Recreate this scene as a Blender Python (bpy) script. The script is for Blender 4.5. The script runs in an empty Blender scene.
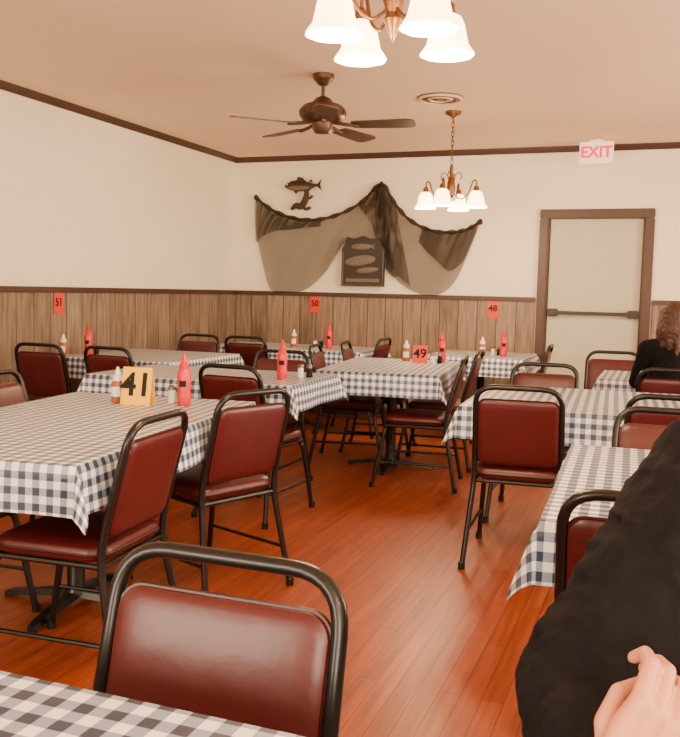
import bpy, bmesh, math, random
from mathutils import Vector, Matrix, noise
random.seed(4)
PI=math.pi
C=bpy.context.collection
# ---------------------------------------------------------------- camera
f=871.0; H=1.3
yaw=math.radians(20.4); pit=math.radians(5.1); rol=math.radians(1.32)
F=Vector((-math.sin(yaw)*math.cos(pit), math.cos(yaw)*math.cos(pit), -math.sin(pit)))
R0=F.cross(Vector((0,0,1))).normalized(); U0=R0.cross(F)
R=math.cos(rol)*R0+math.sin(rol)*U0; U=-math.sin(rol)*R0+math.cos(rol)*U0
cam=bpy.data.cameras.new('camera'); co=bpy.data.objects.new('camera',cam); C.objects.link(co)
M=Matrix((R,U,-F)).transposed().to_4x4(); M.translation=Vector((0,0,H)); co.matrix_world=M
cam.sensor_width=36; cam.sensor_fit='HORIZONTAL'; cam.lens=f/680*36; cam.clip_start=0.02
bpy.context.scene.camera=co

# ---------------------------------------------------------------- materials
def newmat(name):
    m=bpy.data.materials.new(name); m.use_nodes=True
    nt=m.node_tree; b=nt.nodes['Principled BSDF']
    return m,nt,b
def mat(name,col,rough=.5,metal=0,var=.08,scale=12,bump=0,bscale=60,coat=0,emit=None,es=0,trans=0,spec=.5):
    m,nt,b=newmat(name); N=nt.nodes; L=nt.links
    tc=N.new('ShaderNodeTexCoord'); no=N.new('ShaderNodeTexNoise'); no.inputs['Scale'].default_value=scale; no.inputs['Detail'].default_value=4
    L.new(tc.outputs['Object'],no.inputs['Vector'])
    mx=N.new('ShaderNodeMix'); mx.data_type='RGBA'
    mx.inputs[6].default_value=(*[c*(1-var) for c in col],1); mx.inputs[7].default_value=(*[min(1,c*(1+var)) for c in col],1)
    L.new(no.outputs['Fac'],mx.inputs[0]); L.new(mx.outputs[2],b.inputs['Base Color'])
    b.inputs['Roughness'].default_value=rough; b.inputs['Metallic'].default_value=metal
    b.inputs['Coat Weight'].default_value=coat; b.inputs['Specular IOR Level'].default_value=spec
    if trans: b.inputs['Transmission Weight'].default_value=trans
    if emit: b.inputs['Emission Color'].default_value=(*emit,1); b.inputs['Emission Strength'].default_value=es
    if bump:
        n2=N.new('ShaderNodeTexNoise'); n2.inputs['Scale'].default_value=bscale; n2.inputs['Detail'].default_value=5
        L.new(tc.outputs['Object'],n2.inputs['Vector'])
        bp=N.new('ShaderNodeBump'); bp.inputs['Strength'].default_value=bump; bp.inputs['Distance'].default_value=.01
        L.new(n2.outputs['Fac'],bp.inputs['Height']); L.new(bp.outputs['Normal'],b.inputs['Normal'])
    return m
def mnode(nt,op,a,b=None):
    n=nt.nodes.new('ShaderNodeMath'); n.operation=op
    for i,v in enumerate((a,b)):
        if v is None: continue
        if isinstance(v,(int,float)): n.inputs[i].default_value=v
        else: nt.links.new(v,n.inputs[i])
    return n.outputs[0]
def gingham():
    m,nt,b=newmat('gingham_cloth'); N=nt.nodes; L=nt.links
    uv=N.new('ShaderNodeUVMap'); sp=N.new('ShaderNodeSeparateXYZ'); L.new(uv.outputs[0],sp.inputs[0])
    S=1/.048
    fa=mnode(nt,'LESS_THAN',mnode(nt,'FRACT',mnode(nt,'MULTIPLY',sp.outputs[0],S)),.5)
    fb=mnode(nt,'LESS_THAN',mnode(nt,'FRACT',mnode(nt,'MULTIPLY',sp.outputs[1],S)),.5)
    s=mnode(nt,'MULTIPLY',mnode(nt,'ADD',fa,fb),.5)
    cr=N.new('ShaderNodeValToRGB'); cr.color_ramp.interpolation='CONSTANT'
    e=cr.color_ramp.elements; e[0].position=0; e[0].color=(.94,.91,.86,1); e[1].position=.3; e[1].color=(.27,.335,.45,1)
    k=e.new(.8); k.color=(.032,.045,.085,1)
    L.new(s,cr.inputs[0]); L.new(cr.outputs[0],b.inputs['Base Color']); b.inputs['Roughness'].default_value=.33
    return m
def floor_mat():
    m,nt,b=newmat('laminate_floor'); N=nt.nodes; L=nt.links
    tc=N.new('ShaderNodeTexCoord'); mp=N.new('ShaderNodeMapping'); mp.inputs['Rotation'].default_value=(0,0,PI/2)
    L.new(tc.outputs['Object'],mp.inputs[0])
    br=N.new('ShaderNodeTexBrick'); br.inputs['Scale'].default_value=1; br.inputs['Brick Width'].default_value=.9; br.inputs['Row Height'].default_value=.07
    br.inputs['Mortar Size'].default_value=.0016; br.inputs['Color1'].default_value=(.40,.085,.024,1); br.inputs['Color2'].default_value=(.31,.058,.016,1); br.inputs['Mortar'].default_value=(.11,.02,.007,1)
    L.new(mp.outputs[0],br.inputs[0])
    mp2=N.new('ShaderNodeMapping'); mp2.inputs['Scale'].default_value=(40,2.2,1); L.new(tc.outputs['Object'],mp2.inputs[0])
    no=N.new('ShaderNodeTexNoise'); no.inputs['Scale'].default_value=1; no.inputs['Detail'].default_value=5; L.new(mp2.outputs[0],no.inputs[0])
    mx=N.new('ShaderNodeMix'); mx.data_type='RGBA'; mx.blend_type='MULTIPLY'; mx.inputs[0].default_value=1
    cr=N.new('ShaderNodeValToRGB'); cr.color_ramp.elements[0].position=.3; cr.color_ramp.elements[0].color=(.55,.5,.48,1); cr.color_ramp.elements[1].position=.7; cr.color_ramp.elements[1].color=(1,1,1,1)
    L.new(no.outputs['Fac'],cr.inputs[0]); L.new(br.outputs['Color'],mx.inputs[6]); L.new(cr.outputs[0],mx.inputs[7]); L.new(mx.outputs[2],b.inputs['Base Color'])
    b.inputs['Roughness'].default_value=.38; b.inputs['Specular IOR Level'].default_value=.4
    return m
def panel_mat():
    m,nt,b=newmat('barnwood_panel'); N=nt.nodes; L=nt.links
    uv=N.new('ShaderNodeUVMap'); sp=N.new('ShaderNodeSeparateXYZ'); L.new(uv.outputs[0],sp.inputs[0])
    cell=mnode(nt,'MULTIPLY',sp.outputs[0],1/.19)
    gr=mnode(nt,'LESS_THAN',mnode(nt,'FRACT',cell),.05)
    fl=mnode(nt,'FLOOR',cell)
    wn=N.new('ShaderNodeTexWhiteNoise'); wn.noise_dimensions='1D'; L.new(fl,wn.inputs['W'])
    mp=N.new('ShaderNodeMapping'); mp.inputs['Scale'].default_value=(38,3,1); L.new(uv.outputs[0],mp.inputs[0])
    no=N.new('ShaderNodeTexNoise'); no.inputs['Scale'].default_value=1; no.inputs['Detail'].default_value=6; L.new(mp.outputs[0],no.inputs[0])
    v=mnode(nt,'ADD',mnode(nt,'MULTIPLY',no.outputs['Fac'],.8),mnode(nt,'MULTIPLY',wn.outputs['Value'],.17))
    cr=N.new('ShaderNodeValToRGB'); e=cr.color_ramp.elements; e[0].position=.28; e[0].color=(.11,.07,.048,1); e[1].position=.68; e[1].color=(.32,.225,.155,1)
    L.new(v,cr.inputs[0])
    mx=N.new('ShaderNodeMix'); mx.data_type='RGBA'; mx.inputs[7].default_value=(.065,.036,.024,1); L.new(gr,mx.inputs[0]); L.new(cr.outputs[0],mx.inputs[6])
    L.new(mx.outputs[2],b.inputs['Base Color']); b.inputs['Roughness'].default_value=.6
    return m
def net_mat():
    m,nt,b=newmat('fishing_net_mesh'); N=nt.nodes; L=nt.links
    uv=N.new('ShaderNodeUVMap'); sp=N.new('ShaderNodeSeparateXYZ'); L.new(uv.outputs[0],sp.inputs[0])
    d1=mnode(nt,'ADD',sp.outputs[0],sp.outputs[1]); d2=mnode(nt,'SUBTRACT',sp.outputs[0],sp.outputs[1])
    a=mnode(nt,'LESS_THAN',mnode(nt,'FRACT',mnode(nt,'MULTIPLY',d1,75)),.30); c=mnode(nt,'LESS_THAN',mnode(nt,'FRACT',mnode(nt,'MULTIPLY',d2,75)),.30)
    L.new(mnode(nt,'MAXIMUM',a,c),b.inputs['Alpha'])
    b.inputs['Base Color'].default_value=(.024,.014,.011,1); b.inputs['Roughness'].default_value=.9; b.inputs['Specular IOR Level'].default_value=.1
    return m
MT={}
MT['wall']=mat('cream_wall_paint',(.87,.77,.60),.75,var=.02,bump=.05,bscale=150)
MT['ceil']=mat('ceiling_paint',(.86,.64,.47),.85,var=.02,bump=.1,bscale=120)
MT['trim']=mat('dark_wood_trim',(.060,.024,.014),.45,var=.3,scale=25)
MT['floor']=floor_mat(); MT['panel']=panel_mat(); MT['cloth']=gingham(); MT['net']=net_mat()
MT['black']=mat('black_enamel_tube',(.006,.006,.006),.3,var=.1,spec=.4)
MT['vinyl']=mat('maroon_vinyl',(.066,.006,.007),.36,var=.35,scale=7,bump=.14,bscale=16)
MT['piping']=mat('maroon_piping',(.03,.004,.005),.4)
MT['red']=mat('ketchup_red_plastic',(.62,.010,.016),.35)
MT['cap']=mat('red_cap_plastic',(.55,.010,.014),.4)
MT['white']=mat('white_plastic',(.8,.78,.72),.4)
MT['clear']=mat('syrup_brown_plastic',(.35,.10,.035),.25)
MT['dark']=mat('dark_label',(.01,.009,.01),.6,spec=.2)
MT['yellow']=mat('yellow_card',(.95,.50,.0),.6,spec=.15)
MT['redcard']=mat('red_card',(.66,.03,.015),.5)
MT['door']=mat('door_paint',(.50,.46,.34),.5,var=.03)
MT['metal']=mat('brushed_metal',(.22,.2,.17),.35,metal=.8)
MT['barm']=mat('dark_bronze_bar',(.03,.02,.016),.4,metal=.3)
MT['bronze']=mat('antique_brass',(.18,.08,.03),.38,metal=.75)
MT['fanmetal']=mat('fan_bronze',(.10,.05,.025),.4,metal=.5)
MT['fanwood']=mat('fan_blade_wood',(.08,.032,.018),.4,var=.35,scale=20)
MT['shade']=mat('frosted_glass_shade',(.95,.85,.65),.4,var=.02,emit=(1.0,.68,.33),es=10)
MT['exitw']=mat('exit_sign_face',(.85,.70,.64),.5,emit=(1,.62,.55),es=.7,var=.02)
MT['exitr']=mat('exit_sign_red',(.8,.01,.03),.5,emit=(1,.01,.05),es=.8)
MT['fish']=mat('mounted_fish_skin',(.032,.020,.014),.45,var=.6,scale=40)
MT['fishb']=mat('fish_belly',(.15,.10,.065),.5,var=.3,scale=40)
MT['drift']=mat('driftwood',(.05,.028,.017),.8,var=.4,scale=30)
MT['rope']=mat('dark_net_rope',(.035,.02,.015),.9,var=.4,scale=60)
MT['plaque']=mat('plaque_board',(.022,.016,.013),.5,var=.5,scale=30)
MT['plaqueL']=mat('plaque_relief',(.12,.10,.08),.5,var=.75,scale=60)
MT['hood']=mat('black_fleece',(.0055,.0050,.0068),.9,var=.35,scale=200,bump=.3,bscale=30,spec=.15)
MT['jean']=mat('dark_denim',(.02,.025,.045),.85,var=.2,bump=.2,bscale=200)
MT['skin']=mat('skin',(.60,.25,.15),.5,var=.08,scale=20,bump=.12,bscale=120)
MT['nail']=mat('finger_nail',(.66,.33,.25),.3)
MT['hair']=mat('auburn_hair',(.045,.014,.008),.5,var=.6,scale=60,bump=.6,bscale=90)
MT['hair2']=mat('dark_brown_hair',(.03,.018,.012),.5,var=.6,scale=60,bump=.6,bscale=90)
MT['eyew']=mat('eye_white',(.8,.78,.75),.25); MT['eye']=mat('eye_iris',(.05,.03,.02),.2); MT['lip']=mat('lips',(.42,.12,.10),.5)
MT['glass']=mat('window_glass',(.8,.85,.9),.1,emit=(1,.93,.84),es=1.0)
MT['shoe']=mat('shoe_leather',(.02,.015,.012),.5)

# ---------------------------------------------------------------- mesh builder
class MB:
    def __init__(s): s.v=[];s.f=[];s.m=[];s.uv=[];s.ms=[]
    def mi(s,k):
        if k not in s.ms: s.ms.append(k)
        return s.ms.index(k)
    def add(s,vs,fs,k,uvs=None,X=None):
        o=len(s.v); i=s.mi(k)
        for n,p in enumerate(vs):
            p=Vector(p); s.v.append(tuple(X@p if X else p)); s.uv.append(uvs[n] if uvs else (p[0],p[1]))
        for q in fs: s.f.append(tuple(a+o for a in q)); s.m.append(i)
    def box(s,c,d,k,X=None,bev=0):
        x,y,z=[a/2 for a in d]; cx,cy,cz=c
        if bev<=0:
            vs=[(cx+a*x,cy+b*y,cz+e*z) for a in(-1,1) for b in(-1,1) for e in(-1,1)]
            s.add(vs,[(0,1,3,2),(4,6,7,5),(0,4,5,1),(2,3,7,6),(0,2,6,4),(1,5,7,3)],k,None,X); return
        bm=bmesh.new(); bmesh.ops.create_cube(bm,size=1)
        for v in bm.verts: v.co=Vector((cx+v.co.x*2*x,cy+v.co.y*2*y,cz+v.co.z*2*z))
        bmesh.ops.bevel(bm,geom=bm.edges[:],offset=bev,segments=2,affect='EDGES'); bm.verts.index_update()
        s.add([v.co.copy() for v in bm.verts],[tuple(v.index for v in q.verts) for q in bm.faces],k,None,X); bm.free()
    def tube(s,pts,r,k,seg=10,closed=False,X=None,caps=True):
        P=[Vector(p) for p in pts]; n=len(P); rr=r if isinstance(r,(list,tuple)) else [r]*n
        vs=[];fs=[]; prev=None
        for i in range(n):
            if closed: t=(P[(i+1)%n]-P[i-1])
            else: t=P[min(i+1,n-1)]-P[max(i-1,0)]
            t.normalize()
            if prev is None:
                a=Vector((0,0,1)) if abs(t.z)<.9 else Vector((1,0,0)); u=t.cross(a).normalized()
            else: u=(prev-t*prev.dot(t)).normalized()
            prev=u; w=t.cross(u)
            for j in range(seg):
                a=2*PI*j/seg; vs.append(P[i]+(u*math.cos(a)+w*math.sin(a))*rr[i])
        m=n if closed else n-1
        for i in range(m):
            for j in range(seg):
                a=i*seg+j;b=i*seg+(j+1)%seg;c=((i+1)%n)*seg+(j+1)%seg;d=((i+1)%n)*seg+j
                fs.append((a,b,c,d))
        if not closed and caps:
            fs.append(tuple(range(seg))[::-1]); fs.append(tuple((n-1)*seg+j for j in range(seg)))
        s.add(vs,fs,k,None,X)
    def lathe(s,prof,k,c=(0,0,0),seg=20,X=None,flute=0,nf=8):
        vs=[];fs=[]
        for i,(r,z) in enumerate(prof):
            for j in range(seg):
                a=2*PI*j/seg; q=r*(1+flute*math.cos(nf*a)*(i/len(prof)))
                vs.append((c[0]+q*math.cos(a),c[1]+q*math.sin(a),c[2]+z))
        for i in range(len(prof)-1):
            for j in range(seg):
                fs.append((i*seg+j,i*seg+(j+1)%seg,(i+1)*seg+(j+1)%seg,(i+1)*seg+j))
        if prof[0][0]>1e-4: fs.append(tuple(range(seg))[::-1])
        if prof[-1][0]>1e-4: fs.append(tuple((len(prof)-1)*seg+j for j in range(seg)))
        s.add(vs,fs,k,None,X)
    def ell(s,c,r,k,seg=16,rings=10,X=None,rot=None):
        vs=[];fs=[]
        for i in range(rings+1):
            th=PI*i/rings
            for j in range(seg):
                a=2*PI*j/seg; p=Vector((r[0]*math.sin(th)*math.cos(a),r[1]*math.sin(th)*math.sin(a),r[2]*math.cos(th)))
                if rot: p=rot@p
                vs.append(p+Vector(c))
        for i in range(rings):
            for j in range(seg): fs.append((i*seg+j,(i+1)*seg+j,(i+1)*seg+(j+1)%seg,i*seg+(j+1)%seg))
        s.add(vs,fs,k,None,X)
    def pillow(s,w,h,t,k,X,rad=.05,e=.45,kp=None):
        n=8; out=[]
        for cx,cy,a0 in((1,1,0),(-1,1,PI/2),(-1,-1,PI),(1,-1,1.5*PI)):
            for i in range(n+1):
                a=a0+PI/2*i/n; out.append((cx*(w/2-rad)+rad*math.cos(a),cy*(h/2-rad)+rad*math.sin(a)))
        m=len(out); S=[1,.985,.95,.88,.75,.5,.25]
        for sg in(1,-1):
            vs=[];fs=[]
            for q in S:
                z=sg*t/2*(1-q**8)**e
                for (x,y) in out: vs.append((x*q,y*q,z))
            vs.append((0,0,sg*t/2)); 
            for i in range(len(S)-1):
                for j in range(m):
                    a=(i*m+j,i*m+(j+1)%m,(i+1)*m+(j+1)%m,(i+1)*m+j); fs.append(a if sg>0 else a[::-1])
            L=(len(S)-1)*m
            for j in range(m): a=(L+j,L+(j+1)%m,len(vs)-1); fs.append(a if sg>0 else a[::-1])
            s.add(vs,fs,k,None,X)
        if kp: s.tube([(x,y,0) for x,y in out],.005,kp,6,True,X)
    def chain(s,pts,rad,k,seg=14):
        # closed capsules, later fused into one skin by voxel remesh
        for i in range(len(pts)-1):
            s.tube([pts[i],pts[i+1]],[rad[i],rad[i+1]],k,seg)
        for p,r in zip(pts,rad): s.ell(p,(r,r,r),k,14,10)
    def mesh(s,name,smooth=True,ang=38):
        me=bpy.data.meshes.new(name); me.from_pydata(s.v,[],s.f); me.update()
        for k in s.ms: me.materials.append(MT[k])
        me.polygons.foreach_set('material_index',s.m)
        ul=me.uv_layers.new(name='UVMap')
        for lp in me.loops: ul.data[lp.index].uv=s.uv[lp.vertex_index]
        if smooth:
            me.polygons.foreach_set('use_smooth',[True]*len(s.f))
            try: me.set_sharp_from_angle(angle=math.radians(ang))
            except Exception: pass
        return me
    def obj(s,name,loc=(0,0,0),rz=0,parent=None,**k):
        o=bpy.data.objects.new(name,s.mesh(name,**k)); C.objects.link(o); o.location=loc; o.rotation_euler=(0,0,rz)
        if parent: o.parent=parent
        return o
def place(me,name,loc,rz=0,parent=None):
    o=bpy.data.objects.new(name,me); C.objects.link(o); o.location=loc; o.rotation_euler=(0,0,rz)
    if parent: o.parent=parent
    return o
def empty(name,loc=(0,0,0),rz=0):
    o=bpy.data.objects.new(name,None); C.objects.link(o); o.location=loc; o.rotation_euler=(0,0,rz); o.empty_display_size=.1; return o
def fillet(pts,rad,n=6):
    P=[Vector(p) for p in pts]; out=[P[0]]
    for i in range(1,len(P)-1):
        a=(P[i-1]-P[i]);b=(P[i+1]-P[i]); r=min(rad,a.length*.48,b.length*.48)
        A=P[i]+a.normalized()*r;B=P[i]+b.normalized()*r
        for j in range(n+1):
            t=j/n; out.append(A*(1-t)**2+P[i]*2*t*(1-t)+B*t*t)
    out.append(P[-1]); return out
def spline(pts,n=8):
    P=[Vector(p) for p in pts]; out=[]
    for i in range(len(P)-1):
        p0=P[max(i-1,0)];p1=P[i];p2=P[i+1];p3=P[min(i+2,len(P)-1)]
        for j in range(n):
            t=j/n; out.append(.5*((2*p1)+(p2-p0)*t+(2*p0-5*p1+4*p2-p3)*t*t+(3*p1-p0-3*p2+p3)*t**3))
    out.append(P[-1]); return out
def text_mesh(body,size,k,name,ext=.002,bold=.012,sx=1):
    cu=bpy.data.curves.new(name,'FONT'); cu.body=body; cu.size=size; cu.extrude=ext; cu.offset=bold*size; cu.align_x='CENTER'; cu.align_y='CENTER'
    o=bpy.data.objects.new(name,cu); C.objects.link(o); dg=bpy.context.evaluated_depsgraph_get()
    me=bpy.data.meshes.new_from_object(o.evaluated_get(dg)); bpy.data.objects.remove(o)
    me.materials.clear(); me.materials.append(MT[k]); me.name=name
    for v in me.vertices: v.co.x*=sx
    return me

# ---------------------------------------------------------------- room
XL,XR,YB,YF,ZC=-4.43,3.0,8.55,-2.5,2.7
T=.12
def wbox(name,a,b,k):
    m=MB(); m.box([(a[i]+b[i])/2 for i in range(3)],[abs(b[i]-a[i]) for i in range(3)],k); return m.obj(name,smooth=False)
wbox('floor',(XL-T,YF-T,-.1),(XR+T,YB+T,0),'floor')
wbox('ceiling',(XL-T,YF-T,ZC),(XR+T,YB+T,ZC+.1),'ceil')
wbox('wall_left',(XL-T,YF-T,0),(XL,YB+T,ZC),'wall')
wbox('wall_right',(XR,YF-T,0),(XR+T,YB+T,ZC),'wall')
wbox('wall_front',(XL,YF-T,0),(XR,YF,ZC),'wall')
DX0,DX1,DZ=-1.095,-.215,2.04
m=MB()
m.box(((XL+DX0)/2,YB+T/2,ZC/2),(DX0-XL,T,ZC),'wall'); m.box(((XR+DX1)/2,YB+T/2,ZC/2),(XR-DX1,T,ZC),'wall')
m.box(((DX0+DX1)/2,YB+T/2,(ZC+DZ)/2),(DX1-DX0,T,ZC-DZ),'wall'); m.obj('wall_back',smooth=False)
# wainscot
WZ=1.235
def wains(name,p0,p1,nrm):
    p0=Vector(p0);p1=Vector(p1);L=(p1-p0).length;n=Vector(nrm)*.015
    vs=[p0+n,p1+n,p1+n+Vector((0,0,WZ)),p0+n+Vector((0,0,WZ)),p0,p1,p1+Vector((0,0,WZ)),p0+Vector((0,0,WZ))]
    q=MB(); q.add(vs,[(0,1,2,3),(3,2,6,7),(0,3,7,4),(1,5,6,2),(0,4,5,1)],'panel',[(0,0),(L,0),(L,WZ),(0,WZ),(0,0),(L,0),(L,WZ),(0,WZ)])
    return q.obj(name,smooth=False)
wains('trim_wainscot_left',(XL+.001,YF,0),(XL+.001,YB-.02,0),(1,0,0))
wains('trim_wainscot_back',(XL+.02,YB-.001,0),(DX0-.09,YB-.001,0),(0,-1,0))
wains('trim_wainscot_back',(DX1+.09,YB-.001,0),(XR,YB-.001,0),(0,-1,0))
def trim(name,a,b): 
    q=MB(); q.box([(a[i]+b[i])/2 for i in range(3)],[abs(b[i]-a[i]) for i in range(3)],'trim',bev=.006); return q.obj(name)
trim('trim_1',(XL,YF,WZ),(XL+.035,YB,WZ+.045))
trim('trim_2',(XL,YB-.035,WZ),(DX0-.09,YB,WZ+.045))
trim('trim_3',(DX1+.09,YB-.035,WZ),(XR,YB,WZ+.045))
def crown(name,p0,p1,nrm):
    n=Vector(nrm); q=MB(); vs=[]
    for p in(Vector(p0),Vector(p1)):
        for a,z in((0,-.055),(.010,-.055),(.016,-.04),(.032,-.014),(.035,0),(0,0)): vs.append(p+n*a+Vector((0,0,ZC+z)))
    q.add(vs,[(i,(i+1)%6,6+(i+1)%6,6+i) for i in range(6)],'trim'); return q.obj(name)
crown('trim_4',(XL,YF,0),(XL,YB,0),(1,0,0)); crown('trim_5',(XL,YB,0),(XR,YB,0),(0,-1,0))
trim('baseboard_left',(XL+.015,YF,0),(XL+.03,YB,.1)); trim('baseboard_back',(XL,YB-.03,0),(DX0-.09,YB-.015,.1)); trim('baseboard_back',(DX1+.09,YB-.03,0),(XR,YB-.015,.1))
# door
dr=empty('door_1',((DX0+DX1)/2,YB,0)); w=(DX1-DX0)
q=MB()
for sx in(-1,1): q.box((sx*(w/2+.035),-.012,(DZ-.01)/2),(.085,.05,DZ-.01),'trim',bev=.008)
q.box((0,-.014,DZ+.032),(w+.155,.054,.085),'trim',bev=.008)
for sx in(-1,1): q.box((sx*(w/2-.008),.04,DZ/2),(.016,.1,DZ),'trim')
q.box((0,.04,DZ-.008),(w,.1,.016),'trim'); q.obj('door_frame',parent=dr)
q=MB(); q.box((0,.05,DZ/2),(w-.04,.045,DZ-.03),'door',bev=.003)
q.box((0,.02,.16),(w-.06,.006,.22),'door'); q.obj('door_leaf',parent=dr)
q=MB(); q.box((0,-.035,1.14),(w-.16,.035,.034),'barm',bev=.008)
for sx in(-1,1): q.box((sx*(w/2-.075),-.005,1.14),(.10,.075,.075),'barm',bev=.01)
q.obj('panic_bar',parent=dr)
# exit sign
ex=empty('exit_sign',(-.655,8.18,2.575))
q=MB(); q.box((0,0,0),(.29,.045,.19),'exitw',bev=.006); q.box((0,0,.105),(.12,.05,.02),'white'); q.box((0,0,.12),(.03,.03,.02),'white'); q.obj('sign_box',parent=ex)
t=text_mesh('EXIT',.135,'exitr','exit_lettering',bold=.03,sx=.98); o=place(t,'exit_lettering',(0,-.0245,.0),parent=ex); o.rotation_euler=(PI/2,0,0)
# vent
q=MB(); 
for i in range(4): q.lathe([(.16-.035*i,0),(.165-.035*i,-.012),(.145-.035*i,-.02),(.14-.035*i,-.006)],'bronze' if i%2 else 'ceil',seg=28)
q.lathe([(.165,0),(.17,-.006),(.16,-.01)],'metal',seg=28); q.lathe([(.03,-.004),(.03,-.02),(.0001,-.022)],'metal')
q.obj('ceiling_vent',(-1.60,6.25,ZC))
# windows (light sources, behind / beside the camera)
wi=0
def window(c,axis,wd,ht,en,rot):
    global wi; wi+=1
    e=empty('window_%d'%wi,c,rot); q=MB()
    for sx in(-1,1): q.box((sx*wd/2,.02,0),(.07,.05,ht+.07),'trim',bev=.006)
    for sz in(-1,1): q.box((0,.02,sz*ht/2),(wd+.07,.05,.07),'trim',bev=.006)
    q.box((0,.015,0),(.03,.03,ht),'trim'); q.obj('window_frame',parent=e)
    q=MB(); q.box((0,.004,0),(wd,.006,ht),'glass'); q.obj('window_pane',parent=e)
    l=bpy.data.lights.new('daylight','AREA'); l.shape='RECTANGLE'; l.size=wd; l.size_y=ht; l.energy=en; l.color=(1,.83,.62)
    lo=bpy.data.objects.new('daylight',l); C.objects.link(lo); lo.parent=e; lo.location=(0,.06,0); lo.rotation_euler=(-PI/2,0,0)
    lo.rotation_euler=(PI/2,0,0); return e
# local +Y points into room
window((-2.6,YF,1.55),0,1.7,1.3,165,0); window((.9,YF,1.55),0,1.7,1.3,165,0)
window((XR,1.6,1.55),0,1.7,1.3,170,PI/2); window((XR,5.6,1.55),0,1.7,1.3,210,PI/2)

# ---------------------------------------------------------------- chair
def chair_mesh():
    q=MB(); r=.0132
    path=[(-.235,-.285,0),(-.2,-.205,.42),(-.2,-.215,.52),(-.195,-.31,.875),(.195,-.31,.875),(.2,-.215,.52),(.2,-.205,.42),(.235,-.285,0)]
    P=fillet(path,.09,7); q.tube(P,r,'black',12)
    P=fillet([(-.225,.27,0),(-.195,.19,.41),(.195,.19,.41),(.225,.27,0)],.05,5); q.tube(P,r,'black',12)
    for s in(-1,1):
        q.tube([(s*.198,-.205,.415),(s*.195,.19,.415)],.010,'black',8)
        q.tube([(s*.222,-.253,.17),(s*.214,.235,.17)],.008,'black',8)
        for y in(-.285,.27): q.lathe([(.018,0),(.018,.03),(.0135,.035)],'black',c=(s*(.235 if y<0 else .225),y,0),seg=10)
    q.tube([(-.2,-.205,.415),(.2,-.205,.415)],.010,'black',8)
    X=Matrix.Translation((0,-.005,.452)); q.pillow(.42,.42,.075,'vinyl',X,.07,.4,'piping')
    # back pad follows the lean
    a=Vector((0,-.215,.52)); b=Vector((0,-.31,.875)); d=(b-a).normalized(); 
    ctr=a+d*.145; nrm=Vector((1,0,0)).cross(d)
    X=Matrix((Vector((1,0,0)),d,nrm)).transposed().to_4x4(); X.translation=ctr
    q.pillow(.37,.325,.040,'vinyl',X,.04,.32,'piping')
    return q.mesh('dining_chair')
CH=chair_mesh()
def chair(x,y,deg):
    a=math.radians(deg); fx,fy=-math.sin(a),math.cos(a)
    return place(CH,'dining_chair',(x+.31*fx,y+.31*fy,0),a)
for c in [(-.625,1.20,180),(-1.53,2.45,94),(-1.56,3.22,68),(-2.86,2.5,-88),(-2.95,3.25,-85),(-4.12,4.98,3),(-3.58,5.02,-4),(-3.9,6.87,180),(-3.45,6.86,0),
 (-2.22,4.22,-6),(-2.46,5.47,180),(-2.52,6.2,-80),(-2.47,6.75,-80),(-1.24,5.75,98),(-1.28,6.45,94),(-2.36,7.5,90),(-.9,7.55,92),
 (-.61,3.98,4),(-.68,5.46,180),(.06,3.98,0),(.06,5.5,0),(-.36,7.02,184),(.04,3.5,180),(.005,1.93,0),(.33,1.70,180)]:
    chair(*c)

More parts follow.
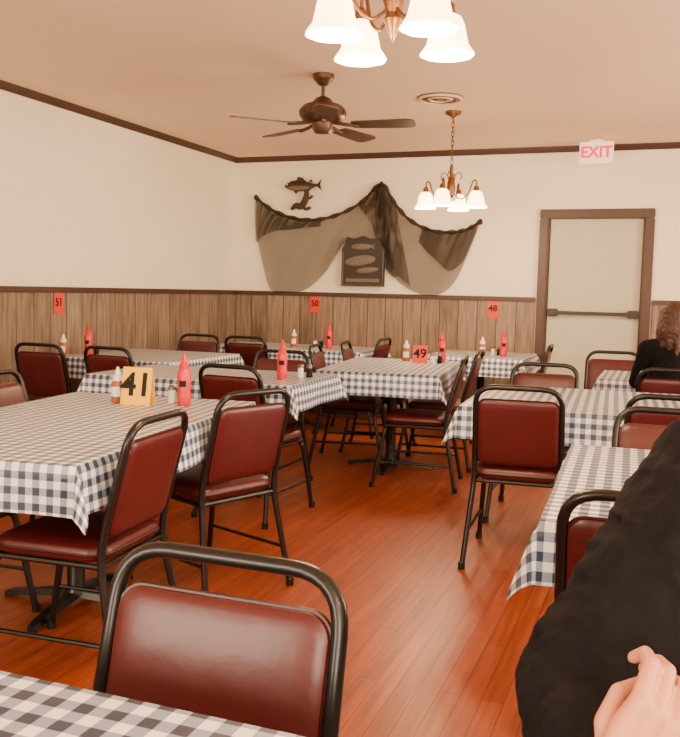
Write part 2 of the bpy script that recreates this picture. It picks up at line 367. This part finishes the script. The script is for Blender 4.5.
# ---------------------------------------------------------------- tables
def table(x,y,w,l,deg,ped=((0,0),),drop=.155,seed=0):
    e=empty('dining_table',(x,y,0),math.radians(deg)); TH=.76
    q=MB(); q.box((0,0,TH-.02),(w-.01,l-.01,.028),'trim',bev=.008)
    for (px,py) in ped:
        q.lathe([(.05,.05),(.036,.08),(.036,.62),(.05,.66),(.05,.70)],'black',c=(px,py,0),seg=14)
        for i in range(4):
            a=PI/4*0+i*PI/2; X=Matrix.Translation((px,py,0))@Matrix.Rotation(a,4,'Z')
            vs=[];pr=[(.0,.03,.06,.04),(.12,.028,.055,.03),(.28,.022,.035,.012),(.32,.02,.025,.0)]
            for d,hw,zt,zb in pr: vs+= [(d,-hw,zb),(d,hw,zb),(d,hw*.7,zt),(d,-hw*.7,zt)]
            fs=[(0,3,2,1)]
            for j in range(3):
                for k in range(4): fs.append((j*4+k,j*4+(k+1)%4,(j+1)*4+(k+1)%4,(j+1)*4+k))
            fs.append((12,13,14,15)); q.add(vs,fs,'black',None,X)
            X2=Matrix.Translation((px,py,.69))@Matrix.Rotation(a+PI/4,4,'Z'); q.box((.13,0,0),(.26,.03,.02),'black',X2)
    q.obj('table_base',parent=e)
    q=MB(); W=w/2+.004;L=l/2+.004; st=.02
    nd=7
    xs=[-W-drop*(1-i/nd) for i in range(nd)]+[-W+2*W*i/int(2*W/.06) for i in range(int(2*W/.06)+1)]+[W+drop*(i+1)/nd for i in range(nd)]
    ys=[-L-drop*(1-i/nd) for i in range(nd)]+[-L+2*L*i/int(2*L/.06) for i in range(int(2*L/.06)+1)]+[L+drop*(i+1)/nd for i in range(nd)]
    vs=[];uv=[]
    for yy in ys:
        for xx in xs:
            du=max(0,abs(xx)-W);dv=max(0,abs(yy)-L); sx=1 if xx>0 else -1; sy=1 if yy>0 else -1
            bx=max(-W,min(W,xx));by=max(-L,min(L,yy)); rr=math.hypot(du,dv)
            if rr==0: z=TH
            else:
                th=math.atan2(dv,du); cr=math.sin(2*th)
                k=(.09+.30*cr)*rr+.006
                rip=.010*math.sin(xx*11+seed)*(rr/drop) if dv>0 and du==0 else (.010*math.sin(yy*11+seed*2)*(rr/drop) if du>0 and dv==0 else 0)
                bx+=sx*math.cos(th)*(k+(rip if du>0 else 0)); by+=sy*math.sin(th)*(k+(rip if dv>0 else 0))
                z=TH-rr*(1-.14*cr)
            vs.append((bx,by,z)); uv.append((xx,yy))
    nx=len(xs); fs=[(j*nx+i,j*nx+i+1,(j+1)*nx+i+1,(j+1)*nx+i) for j in range(len(ys)-1) for i in range(nx-1)]
    q.add(vs,fs,'cloth',uv); q.obj('tablecloth',parent=e,ang=60)
    return e
table(-2.20,2.88,.95,1.62,7,seed=1)      # A
table(-2.64,4.85,1.34,.80,2,seed=2)      # F
table(-3.80,5.92,1.0,1.08,0,seed=3)      # G
table(-3.28,7.62,1.55,.8,0,seed=4)       # H
table(-1.87,6.15,.83,1.3,7,seed=5)       # E
table(-1.53,7.75,.85,.85,0,seed=6)       # I
table(-.23,4.70,1.42,1.1,3,seed=7)       # D
table(.0,6.33,.80,.75,0,seed=8)        # J
table(.285,2.70,1.12,1.14,2,seed=9)        # C
table(-.25,.545,2.0,.78,0,ped=((-.55,0),(.55,0)),seed=10) # camera's table

# ---------------------------------------------------------------- condiments
TZ=.7605
def ketchup():
    q=MB(); q.lathe([(.028,0),(.031,.006),(.031,.05),(.029,.075),(.031,.1),(.031,.14),(.026,.165),(.02,.172)],'red',seg=20)
    q.lathe([(.022,.170),(.023,.188),(.018,.193),(.006,.235),(.004,.24),(.0001,.241)],'cap',seg=16)
    vs=[];fs=[]
    for i in range(9):
        a=-PI/2-.5+1.0*i/8+.3
        for z in(.088,.115): vs.append((.0322*math.cos(a),.0322*math.sin(a),z))
    for i in range(8): fs.append((2*i,2*i+2,2*i+3,2*i+1))
    q.add(vs,fs,'dark'); return q.mesh('ketchup_bottle')
def syrup():
    q=MB(); q.lathe([(.027,0),(.03,.006),(.03,.09),(.022,.105)],'clear',seg=18); q.lathe([(.0235,.1),(.0235,.125),(.015,.13),(.005,.165),(.0001,.166)],'white',seg=14)
    vs=[];fs=[]
    for i in range(9):
        a=-PI/2-.8+1.6*i/8+.2
        for z in(.03,.075): vs.append((.0312*math.cos(a),.0312*math.sin(a),z))
    for i in range(8): fs.append((2*i,2*i+2,2*i+3,2*i+1))
    q.add(vs,fs,'white'); return q.mesh('sauce_bottle')
def shaker(k):
    q=MB(); q.lathe([(.019,0),(.021,.005),(.018,.05),(.017,.06)],k,seg=12); q.lathe([(.0185,.058),(.0185,.072),(.012,.08),(.0001,.082)],'metal',seg=12); return q.mesh('shaker')
KM=ketchup();SM=syrup();S1=shaker('white');S2=shaker('dark')
def ck(x,y): place(KM,'ketchup_bottle',(x,y,TZ))
def cs(x,y): place(SM,'sauce_bottle',(x,y,TZ))
def sh(x,y): place(S1,'salt_shaker',(x,y,TZ)); place(S2,'pepper_shaker',(x+.05,y+.02,TZ))
ck(-2.05,3.47); cs(-2.36,3.40); sh(-2.15,3.53)
ck(-2.15,4.78); sh(-2.10,4.95)
ck(-4.17,5.62); cs(-4.27,5.45); sh(-4.22,5.7)
ck(-2.95,7.62); cs(-3.3,7.6); sh(-3.1,7.65)
ck(-1.62,6.62); sh(-1.66,6.50); cs(-1.90,6.60)
ck(-1.32,7.65); cs(-1.5,7.62); sh(-1.42,7.7)
def card(x,y,rz,txt,k,w,h,ts):
    e=empty('table_number_card',(x,y,TZ),rz); q=MB(); t=math.radians(14)
    for s in(1,-1):
        X=Matrix.Translation((0,-s*.04*h/.17,0))@Matrix.Rotation(-s*t,4,'X'); q.box((0,0,h/2),(w,.003,h),k,X)
    q.obj('card',parent=e)
    o=place(text_mesh(txt,ts,'dark','number',ext=.0008,bold=.02),'number',(0,-.04*h/.17-.0025+math.sin(t)*h/2,h/2),parent=e); o.rotation_euler=(PI/2-t,0,0)
card(-2.25,3.40,math.radians(12),'41','yellow',.14,.175,.15)
card(-1.76,6.50,math.radians(12),'49','redcard',.11,.14,.10)
def wcard(x,y,z,rz,txt):
    e=empty('wall_number_card',(x,y,z),rz); q=MB(); q.box((0,-.003,0),(.115,.004,.165),'redcard',bev=.001); q.obj('card',parent=e)
    o=place(text_mesh(txt,.085,'dark','number',ext=.0008,bold=.02),'number',(0,-.0062,.01),parent=e); o.rotation_euler=(PI/2,0,0)
wcard(-3.47,YB-.02,1.15,0,'50'); wcard(-1.59,YB-.02,1.15,0,'48'); wcard(XL+.02,5.57,1.15,PI/2,'51')

# ---------------------------------------------------------------- ceiling fan
fan=empty('ceiling_fan',(-2.17,5.40,0)); q=MB()
q.lathe([(.0001,ZC),(.07,ZC),(.068,ZC-.03),(.03,ZC-.07),(.015,ZC-.075)],'fanmetal')
q.tube([(0,0,ZC-.06),(0,0,2.5)],.012,'fanmetal')
q.lathe([(.02,2.56),(.05,2.545),(.07,2.52),(.125,2.50),(.15,2.475),(.15,2.43),(.13,2.405),(.07,2.39),(.065,2.345),(.05,2.325),(.0001,2.318)],'fanmetal',seg=28)
for i in range(14):
    a=2*PI*i/14; q.box((.151,0,2.452),(.006,.03,.03),'trim',Matrix.Rotation(a,4,'Z'))
q.obj('fan_motor',parent=fan)
q=MB()
for a in (58,130,202,274,346):
    X=Matrix.Rotation(math.radians(a+20.4),4,'Z')@Matrix.Translation((0,0,2.375))@Matrix.Rotation(math.radians(-10),4,'X')
    out=[(.20,-.05),(.24,-.058),(.56,-.072),(.60,-.06),(.615,-.03),(.615,.03),(.60,.06),(.56,.072),(.24,.058),(.20,.05)]
    n=len(out); vs=[(x,y,.004) for x,y in out]+[(x,y,-.004) for x,y in out]
    q.add(vs,[tuple(range(n)),tuple(range(2*n-1,n-1,-1))]+[(i,n+i,n+(i+1)%n,(i+1)%n) for i in range(n)],'fanwood',None,X)
    q.add([(.07,-.018,.012),(.07,.018,.012),(.20,.012,-.005),(.20,-.012,-.005),(.27,.04,-.007),(.27,-.04,-.007),(.30,0,-.007)],[(0,1,2,3),(3,2,4,6,5)],'fanmetal',None,X)
    q.tube([(.08,0,.015),(.16,0,.0),(.24,0,-.008)],.012,'fanmetal',8,X=X)
q.obj('fan_blades',parent=fan)

# ---------------------------------------------------------------- chandeliers
def chandelier(x,y,rot,zs,power):
    e=empty('chandelier',(x,y,0),rot); q=MB(); NA=4
    q.lathe([(.0001,ZC),(.062,ZC),(.06,ZC-.02),(.02,ZC-.04),(.012,ZC-.05)],'bronze')
    # chain links
    zt=ZC-.05; zb=zs+.30; n=max(2,int((zt-zb)/.032))
    for i in range(n):
        z=zt-(i+.5)*(zt-zb)/n; a=i*PI/2; h=(zt-zb)/n*.68
        q.tube([(math.cos(a)*.011*math.cos(t),math.sin(a)*.011*math.cos(t),z+h*math.sin(t)) for t in [2*PI*k/10 for k in range(10)]],.003,'bronze',6,True)
    q.lathe([(.0001,zs+.30),(.012,zs+.29),(.016,zs+.25),(.010,zs+.22),(.022,zs+.19),(.03,zs+.15),(.034,zs+.10),(.022,zs+.06),(.03,zs+.04),(.016,zs+.01),(.008,zs-.015),(.0001,zs-.03)],'bronze')
    A=[2*PI*i/NA for i in range(NA)]; rad=.205
    for a in A:
        X=Matrix.Rotation(a,4,'Z')
        q.tube(spline([(.02,0,zs+.07),(.08,0,zs+.03),(.14,0,zs+.07),(.175,0,zs+.16),(.2,0,zs+.165),(rad,0,zs+.11)],6),.006,'bronze',8,X=X)
        q.tube(spline([(.02,0,zs+.2),(.06,0,zs+.235),(.085,0,zs+.2),(.07,0,zs+.175)],6),.004,'bronze',6,X=X)
        q.lathe([(.008,.13),(.02,.12),(.024,.085),(.03,.08)],'bronze',c=(rad,0,zs),seg=14,X=X)
    q.obj('chandelier_frame',parent=e)
    q=MB()
    for a in A:
        X=Matrix.Rotation(a,4,'Z')
        q.lathe([(.028,.088),(.042,.08),(.054,.055),(.060,.025),(.067,-.005),(.088,-.036),(.085,-.038),(.064,-.005),(.056,.025),(.050,.055),(.036,.078),(.0001,.085)],'shade',c=(rad,0,zs),seg=32,X=X,flute=.05)
        q.ell((rad,0,zs+.01),(.022,.022,.032),'shade',10,8,X=X)
    q.obj('glass_shades',parent=e)
    for i,a in enumerate(A):
        l=bpy.data.lights.new('bulb','POINT'); l.energy=power/NA; l.color=(1,.70,.42); l.shadow_soft_size=.05
        lo=bpy.data.objects.new('bulb',l); C.objects.link(lo); lo.parent=e; lo.location=(rad*math.cos(a),rad*math.sin(a),zs-.07)
chandelier(-1.62,6.74,1.49,2.0,100)
chandelier(-.84,2.66,2.416,2.10,80)
chandelier(.9,-.2,.2,2.05,90)  # extra unseen chandelier, added behind the camera for more room light

# ---------------------------------------------------------------- fishing net
YN=YB-.03
tx=[(-4.16,2.27),(-3.97,2.14),(-3.72,2.05),(-3.47,2.03),(-3.22,2.08),(-2.97,2.2),(-2.76,2.38),(-2.62,2.2),(-2.46,2.03),(-2.24,1.92),(-2.02,1.90),(-1.86,1.93),(-1.74,2.0)]
bx=[(-4.15,1.84),(-4.07,1.55),(-3.97,1.29),(-3.74,1.27),(-3.54,1.32),(-3.34,1.5),(-3.12,1.80),(-2.90,1.72),(-2.66,1.5),(-2.46,1.34),(-2.19,1.27),(-1.97,1.42),(-1.78,1.88)]
tp=spline([(a,0,b) for a,b in tx],6); bp=spline([(a,0,b) for a,b in bx],6); q=MB(); vs=[];uv=[];n=len(tp);K=16
for j in range(K+1):
    v=j/K
    for i in range(n):
        p=tp[i].lerp(bp[i],v); yy=YN-.015-.02*math.sin(i*.9+v*2)*math.sin(v*PI*.9+.2)
        vs.append((p.x,yy,p.z)); uv.append((p.x,p.z))
q.add(vs,[(j*n+i,j*n+i+1,(j+1)*n+i+1,(j+1)*n+i) for j in range(K) for i in range(n-1)],'net',uv)
# loosely doubled folds hanging from the pinned points
def fold(pts0,pts1,off=.05):
    a=spline([(x,0,z) for x,z in pts0],6); b=spline([(x,0,z) for x,z in pts1],6); vs=[];uv=[];n=len(a)
    for j in range(9):
        for i in range(n):
            p=a[i].lerp(b[i],j/8); vs.append((p.x,YN-off-.012*math.sin(i*1.1+j*.5),p.z)); uv.append((p.x*1.04+off*.14,p.z+.004))
    q.add(vs,[(j*n+i,j*n+i+1,(j+1)*n+i+1,(j+1)*n+i) for j in range(8) for i in range(n-1)],'net',uv)
fold([(-4.16,2.27),(-4.07,2.2),(-3.92,2.12),(-3.72,2.05),(-3.4,2.03)],[(-4.15,1.84),(-4.12,1.80),(-3.98,1.90),(-3.72,1.93),(-3.4,1.96)])
fold([(-2.99,2.18),(-2.89,2.27),(-2.76,2.38),(-2.68,2.28),(-2.59,2.17)],[(-2.95,2.1),(-2.86,2.0),(-2.66,1.5),(-2.54,1.45),(-2.42,1.36)])
fold([(-2.82,2.3),(-2.76,2.38),(-2.69,2.28)],[(-2.80,2.0),(-2.70,1.7),(-2.60,1.5)],.075)
fold([(-2.3,1.95),(-2.04,1.90),(-1.94,1.91),(-1.84,1.94),(-1.74,2.0)],[(-2.35,1.8),(-2.14,1.60),(-2.02,1.52),(-1.89,1.62),(-1.78,1.88)])
q.tube([(p.x,YN-.03,p.z) for p in tp],[.018+.007*math.sin(i*1.7) for i in range(n)],'rope',8)
for (a,b) in((-4.16,2.27),(-2.76,2.38),(-1.74,2.0)): q.ell((a,YN-.02,b),(.025,.03,.03),'rope',10,8)
q.obj('fishing_net')
# plaque (plain stand-in artwork)
pl=empty('wall_plaque',(-2.91,YB-.12,1.60)); q=MB()
out=[(-.23,-.25),(.23,-.25),(.23,.12),(.19,.17),(.17,.24),(.08,.23),(.0,.26),(-.1,.23),(-.18,.25),(-.2,.17),(-.23,.13)]; n=len(out)
q.add([(x,-.012,z) for x,z in out]+[(x,.012,z) for x,z in out],[tuple(range(n)),tuple(range(2*n-1,n-1,-1))]+[((i+1)%n,i,n+i,n+(i+1)%n) for i in range(n)],'plaque')
q.obj('board',parent=pl,smooth=False)
q=MB(); q.ell((-.02,-.013,.15),(.11,.008,.032),'plaqueL'); q.add([(.07,-.016,.15),(.13,-.016,.185),(.115,-.016,.15),(.13,-.016,.12)],[(0,1,2,3)],'plaqueL')
q.ell((-.03,-.012,.01),(.165,.008,.052),'plaqueL',rot=Matrix.Rotation(-.12,3,'Y')); q.ell((.05,-.012,-.085),(.12,.008,.03),'plaqueL',rot=Matrix.Rotation(-.1,3,'Y'))
q.box((0,-.013,-.19),(.36,.006,.035),'plaqueL',bev=.002)
q.tube([(-.215,-.014,-.235),(.215,-.014,-.235),(.215,-.014,.1)],.004,'plaqueL',6); q.tube([(-.215,-.014,-.235),(-.215,-.014,.1)],.004,'plaqueL',6)
q.obj('relief',parent=pl)
# mounted fish
fe=empty('mounted_fish',(-3.62,YB-.07,2.38)); q=MB()
st=[(-.20,.004,.0),(-.17,.03,.0),(-.11,.052,.004),(-.03,.06,.0),(.05,.048,-.004),(.11,.028,-.002),(.15,.016,.004),(.165,.014,.008)]
vs=[];fs=[];sg=14
for x,r,dz in st:
    for j in range(sg):
        a=2*PI*j/sg; vs.append((x,.5*r*math.cos(a),dz+r*math.sin(a)))
for i in range(len(st)-1):
    for j in range(sg): fs.append((i*sg+j,i*sg+(j+1)%sg,(i+1)*sg+(j+1)%sg,(i+1)*sg+j))
q.add(vs,fs,'fish')
q.ell((-.04,-.012,-.022),(.13,.022,.03),'fishb')
def fin(p): q.add([(x,-.003,z) for x,z in p]+[(x,.003,z) for x,z in p],[tuple(range(len(p))),tuple(range(2*len(p)-1,len(p)-1,-1))]+[(i,len(p)+i,len(p)+(i+1)%len(p),(i+1)%len(p)) for i in range(len(p))],'fish')
fin([(.155,.0),(.22,.07),(.20,.01),(.22,-.055)]); fin([(-.07,.05),(-.05,.095),(.0,.085),(.04,.045)]); fin([(-.1,-.045),(-.07,-.085),(-.04,-.05)]); fin([(.04,-.04),(.06,-.08),(.1,-.03)]); fin([(.07,.04),(.1,.07),(.12,.03)])
q.ell((-.165,-.016,.012),(.007,.005,.007),'eyew',8,6)
q.obj('fish',parent=fe)
q=MB(); q.tube(spline([(-.13,.03,-.24),(-.08,.02,-.2),(-.02,.01,-.21),(.03,.0,-.16),(.05,.0,-.08),(.02,.02,-.03)],6),[.016+.02*math.sin(PI*i/30) for i in range(31)],'drift',9)
q.tube(spline([(.0,.01,-.2),(.04,.01,-.24),(.09,.02,-.22)],6),.016,'drift',8); q.tube(spline([(.04,.0,-.12),(.08,.01,-.13),(.11,.02,-.1)],6),.012,'drift',8)
q.obj('driftwood_mount',parent=fe)

# ---------------------------------------------------------------- people
def fuse(mb,name,vox,parent,disp=0,dscale=.08,smooth=4):
    o=mb.obj(name,parent=parent,smooth=False)
    r=o.modifiers.new('Remesh','REMESH'); r.mode='VOXEL'; r.voxel_size=vox; r.use_smooth_shade=True
    s=o.modifiers.new('Smooth','SMOOTH'); s.iterations=smooth; s.factor=.6
    if disp:
        t=bpy.data.textures.new(name+'_folds','CLOUDS'); t.noise_scale=dscale; t.noise_depth=2
        d=o.modifiers.new('Folds','DISPLACE'); d.texture=t; d.strength=disp; d.mid_level=.5; d.texture_coords='LOCAL'
    return o
def hand(parent,W,a,w,n,thumb=-1,curl=1.0,name='hand',tip=False):
    # W wrist, a along palm, w across palm, n palm-facing direction
    W=Vector(W);a=Vector(a).normalized();w=Vector(w);w=(w-a*w.dot(a)).normalized();n=Vector(n);n=(n-a*n.dot(a)-w*n.dot(w)).normalized()
    q=MB(); P=lambda x,y,z:W+w*x+a*y+n*z
    q.chain([P(0,-.05,0),P(0,.0,0)],[.026,.027],'skin')
    for x in(-.028,-.010,.010,.028):
        q.chain([P(x*.55,.0,.002),P(x,.05,0),P(x*1.05,.085,-.002)],[.019,.0155,.0125],'skin',12)
    L=[.040,.045,.042,.033]; xs=[-.031,-.0105,.0105,.031]
    if thumb>0: xs=[-v for v in xs]
    for i,(x,l) in enumerate(zip(xs,L)):
        p=P(x,.087,-.002); ang=.55*curl+.12*i*curl; pts=[p]; 
        for k,(ll,da) in enumerate(((l,0),(l*.62,.95*curl),(l*.52,.75*curl))):
            ang+=da; p=p+(a*math.cos(ang)+n*math.sin(ang))*ll+w*(.0015*(x/abs(x))); pts.append(p)
        r=[.0105,.0095,.0085,.0072] if i<3 else [.009,.0082,.0074,.0064]
        q.chain(pts,r,'skin',12)
    s=thumb
    q.chain([P(s*.012,.012,.008),P(s*.036,.042,.022),P(s*.034,.072,.042),P(s*.014,.092,.055)],[.017,.0135,.011,.0088],'skin',12)
    return fuse(q,name,.0026,parent,smooth=3)
def head(parent,c,fd,hair,longh=False,s=1.0):
    # c centre, fd facing direction (unit, horizontal)
    fd=Vector(fd).normalized(); sd=fd.cross(Vector((0,0,1))); B=Matrix((sd,fd,Vector((0,0,1)))).transposed(); c=Vector(c)
    X=Matrix.Translation(c)@B.to_4x4()@Matrix.Scale(s,4)
    q=MB(); q.ell((0,-.012,.03),(.075,.092,.085),'skin',X=X); q.ell((0,.018,-.045),(.056,.066,.07),'skin',X=X); q.ell((0,.058,-.088),(.026,.022,.02),'skin',X=X)
    q.tube([X@Vector((0,-.02,-.19)),X@Vector((0,-.01,-.04))],[.058,.05],'skin')
    q.ell((0,.092,-.022),(.013,.018,.014),'skin',X=X); q.tube([X@Vector((0,.078,.02)),X@Vector((0,.098,-.02))],[.007,.011],'skin')
    for e in(-1,1):
        q.ell((e*.076,-.01,-.012),(.010,.018,.031),'skin',X=X); q.ell((e*.03,.07,.028),(.026,.014,.008),'skin',X=X); q.ell((e*.04,.055,-.025),(.02,.02,.018),'skin',X=X)
    fuse(q,'head',.005,parent,smooth=3)
    q=MB()
    for e in(-1,1):
        q.ell((e*.031,.070,.005),(.013,.011,.009),'eyew',X=X); q.ell((e*.031,.079,.005),(.006,.004,.006),'eye',X=X)
        q.tube([X@Vector((e*.014,.088,.032)),X@Vector((e*.032,.087,.037)),X@Vector((e*.048,.074,.031))],[.003,.004,.002],hair,8)
    q.ell((0,.081,-.056),(.024,.008,.005),'lip',X=X); q.ell((0,.079,-.064),(.019,.008,.005),'lip',X=X)
    q.obj('face_features',parent=parent)
    q=MB(); q.ell((0,-.03,.05),(.086,.093,.085),hair,X=X); q.ell((0,.03,.088),(.066,.055,.03),hair,X=X); q.ell((0,-.055,-.01),(.078,.06,.08),hair,X=X)
    if longh:
        for i in range(16):
            a=-.25+ (PI+.5)*i/15; x0=.075*math.cos(a); y0=-.03-.07*math.sin(a)
            q.chain([X@Vector((x0,y0,.06)),X@Vector((x0*1.25,y0*1.2,-.06)),X@Vector((x0*1.35,y0*1.15+.01*math.sin(i*3),-.19-.03*math.sin(i*2.3)))],[.032,.030,.014],hair,8)
    fuse(q,'hair',.006,parent,disp=.012,dscale=.02,smooth=2)
# man in hoodie, seated across the table, facing the camera side
man=empty('man_in_hoodie')
q=MB()
q.ell((.33,1.44,.60),(.19,.15,.17),'hood'); q.ell((.325,1.42,.82),(.185,.14,.24),'hood'); q.ell((.315,1.405,1.0),(.20,.125,.15),'hood')
SH=Vector((.125,1.385,1.09)); EL=Vector((-.085,1.115,.785)); WR=Vector((-.03,.925,.765))
q.chain([(.31,1.40,1.10),SH,SH.lerp(EL,.35),SH.lerp(EL,.7),EL,EL.lerp(WR,.5),WR],[.10,.103,.107,.094,.076,.060,.045],'hood',18)
q.chain([(.31,1.40,1.10),(.50,1.38,1.08),(.60,1.22,.90),(.60,1.08,.80),(.50,.96,.805)],[.10,.085,.072,.066,.048],'hood',18)
q.chain([(.31,1.42,1.12),(.305,1.40,1.19)],[.09,.07],'hood'); 
q.chain([(.22,1.47,1.15),(.31,1.52,1.14),(.40,1.47,1.15)],[.045,.06,.045],'hood')
# soft sleeve creases around the elbow and upper arm
ax=(EL-SH).normalized()
for t0,rr in((.18,.110),(.34,.112),(.50,.110),(.64,.104),(.78,.096),(.92,.086)):
    c0=SH.lerp(EL,t0); q.ell(c0,(rr,rr,.017),'hood',20,8,rot=(ax+Vector((.3*math.sin(t0*19),.35*math.cos(t0*13),.1))).to_track_quat('Z','Y').to_matrix())
fuse(q,'hoodie',.006,man,disp=.030,dscale=.06,smooth=3)
q=MB(); Xw=(WR-EL).normalized()
q.tube([WR-Xw*.01,WR+Xw*.02],[.040,.037],'hood',18); q.obj('cuff',parent=man)
q=MB()
for s in(-1,1):
    hx=.33+s*.09; q.chain([(hx,1.42,.53),(hx+s*.04,1.0,.515),(hx+s*.04,.98,.46),(hx+s*.04,1.02,.12)],[.085,.068,.064,.048],'jean')
fuse(q,'jeans',.012,man,smooth=4)
q=MB()
for s in(-1,1): q.chain([(.33+s*.13,1.04,.05),(.33+s*.14,.88,.04)],[.048,.04],'shoe')
q.obj('shoes',parent=man)
cr=Vector((.937,.3486,0)); cf=Vector((-.3486,.937,0)); up=Vector((0,0,1))
hand(man,(-.020,.905,.800),cr*.50+up*.85,cr*.85-up*.50-cf*.1,cf+cr*.25,thumb=-1,curl=1.0,name='hand_right')
hand(man,(.47,.93,.805),(-.8,-.6,.0),(.6,-.8,0),(0,0,-1),thumb=-1,curl=.35,name='hand_left')
head(man,(.30,1.34,1.38),(-.1,-1,0),'hair2')
# woman at the far table, back towards us
wo=empty('seated_woman'); ox,oy=.07,5.82
q=MB(); q.ell((ox,oy,.58),(.18,.14,.14),'hood'); q.ell((ox,oy+.01,.78),(.155,.115,.22),'hood'); q.ell((ox,oy+.02,.94),(.165,.10,.12),'hood')
for s in(-1,1): q.chain([(ox,oy+.02,1.0),(ox+s*.165,oy+.02,.98),(ox+s*.23,oy+.1,.76),(ox+s*.12,oy+.30,.80)],[.07,.06,.048,.034],'hood')
q.chain([(ox,oy+.02,1.0),(ox,oy+.02,1.06)],[.06,.045],'hood')
fuse(q,'sweater',.011,wo,disp=.012,smooth=4)
q=MB()
for s in(-1,1): q.chain([(ox+s*.08,oy,.53),(ox+s*.09,oy+.42,.52),(ox+s*.09,oy+.42,.1)],[.08,.06,.04],'jean')
fuse(q,'trousers',.012,wo,smooth=4)
q=MB()
for s in(-1,1): q.chain([(ox+s*.09,oy+.40,.045),(ox+s*.09,oy+.54,.035)],[.04,.033],'shoe')
q.obj('shoes',parent=wo)
for s in(-1,1): hand(wo,(ox+s*.10,oy+.33,.805),(-s*.5,1,0),(s*1,.5,0),(0,0,-1),thumb=-s if s>0 else 1,curl=.4,name='hand')
head(wo,(ox,oy+.05,1.155),(.25,1,0),'hair',True,.95)
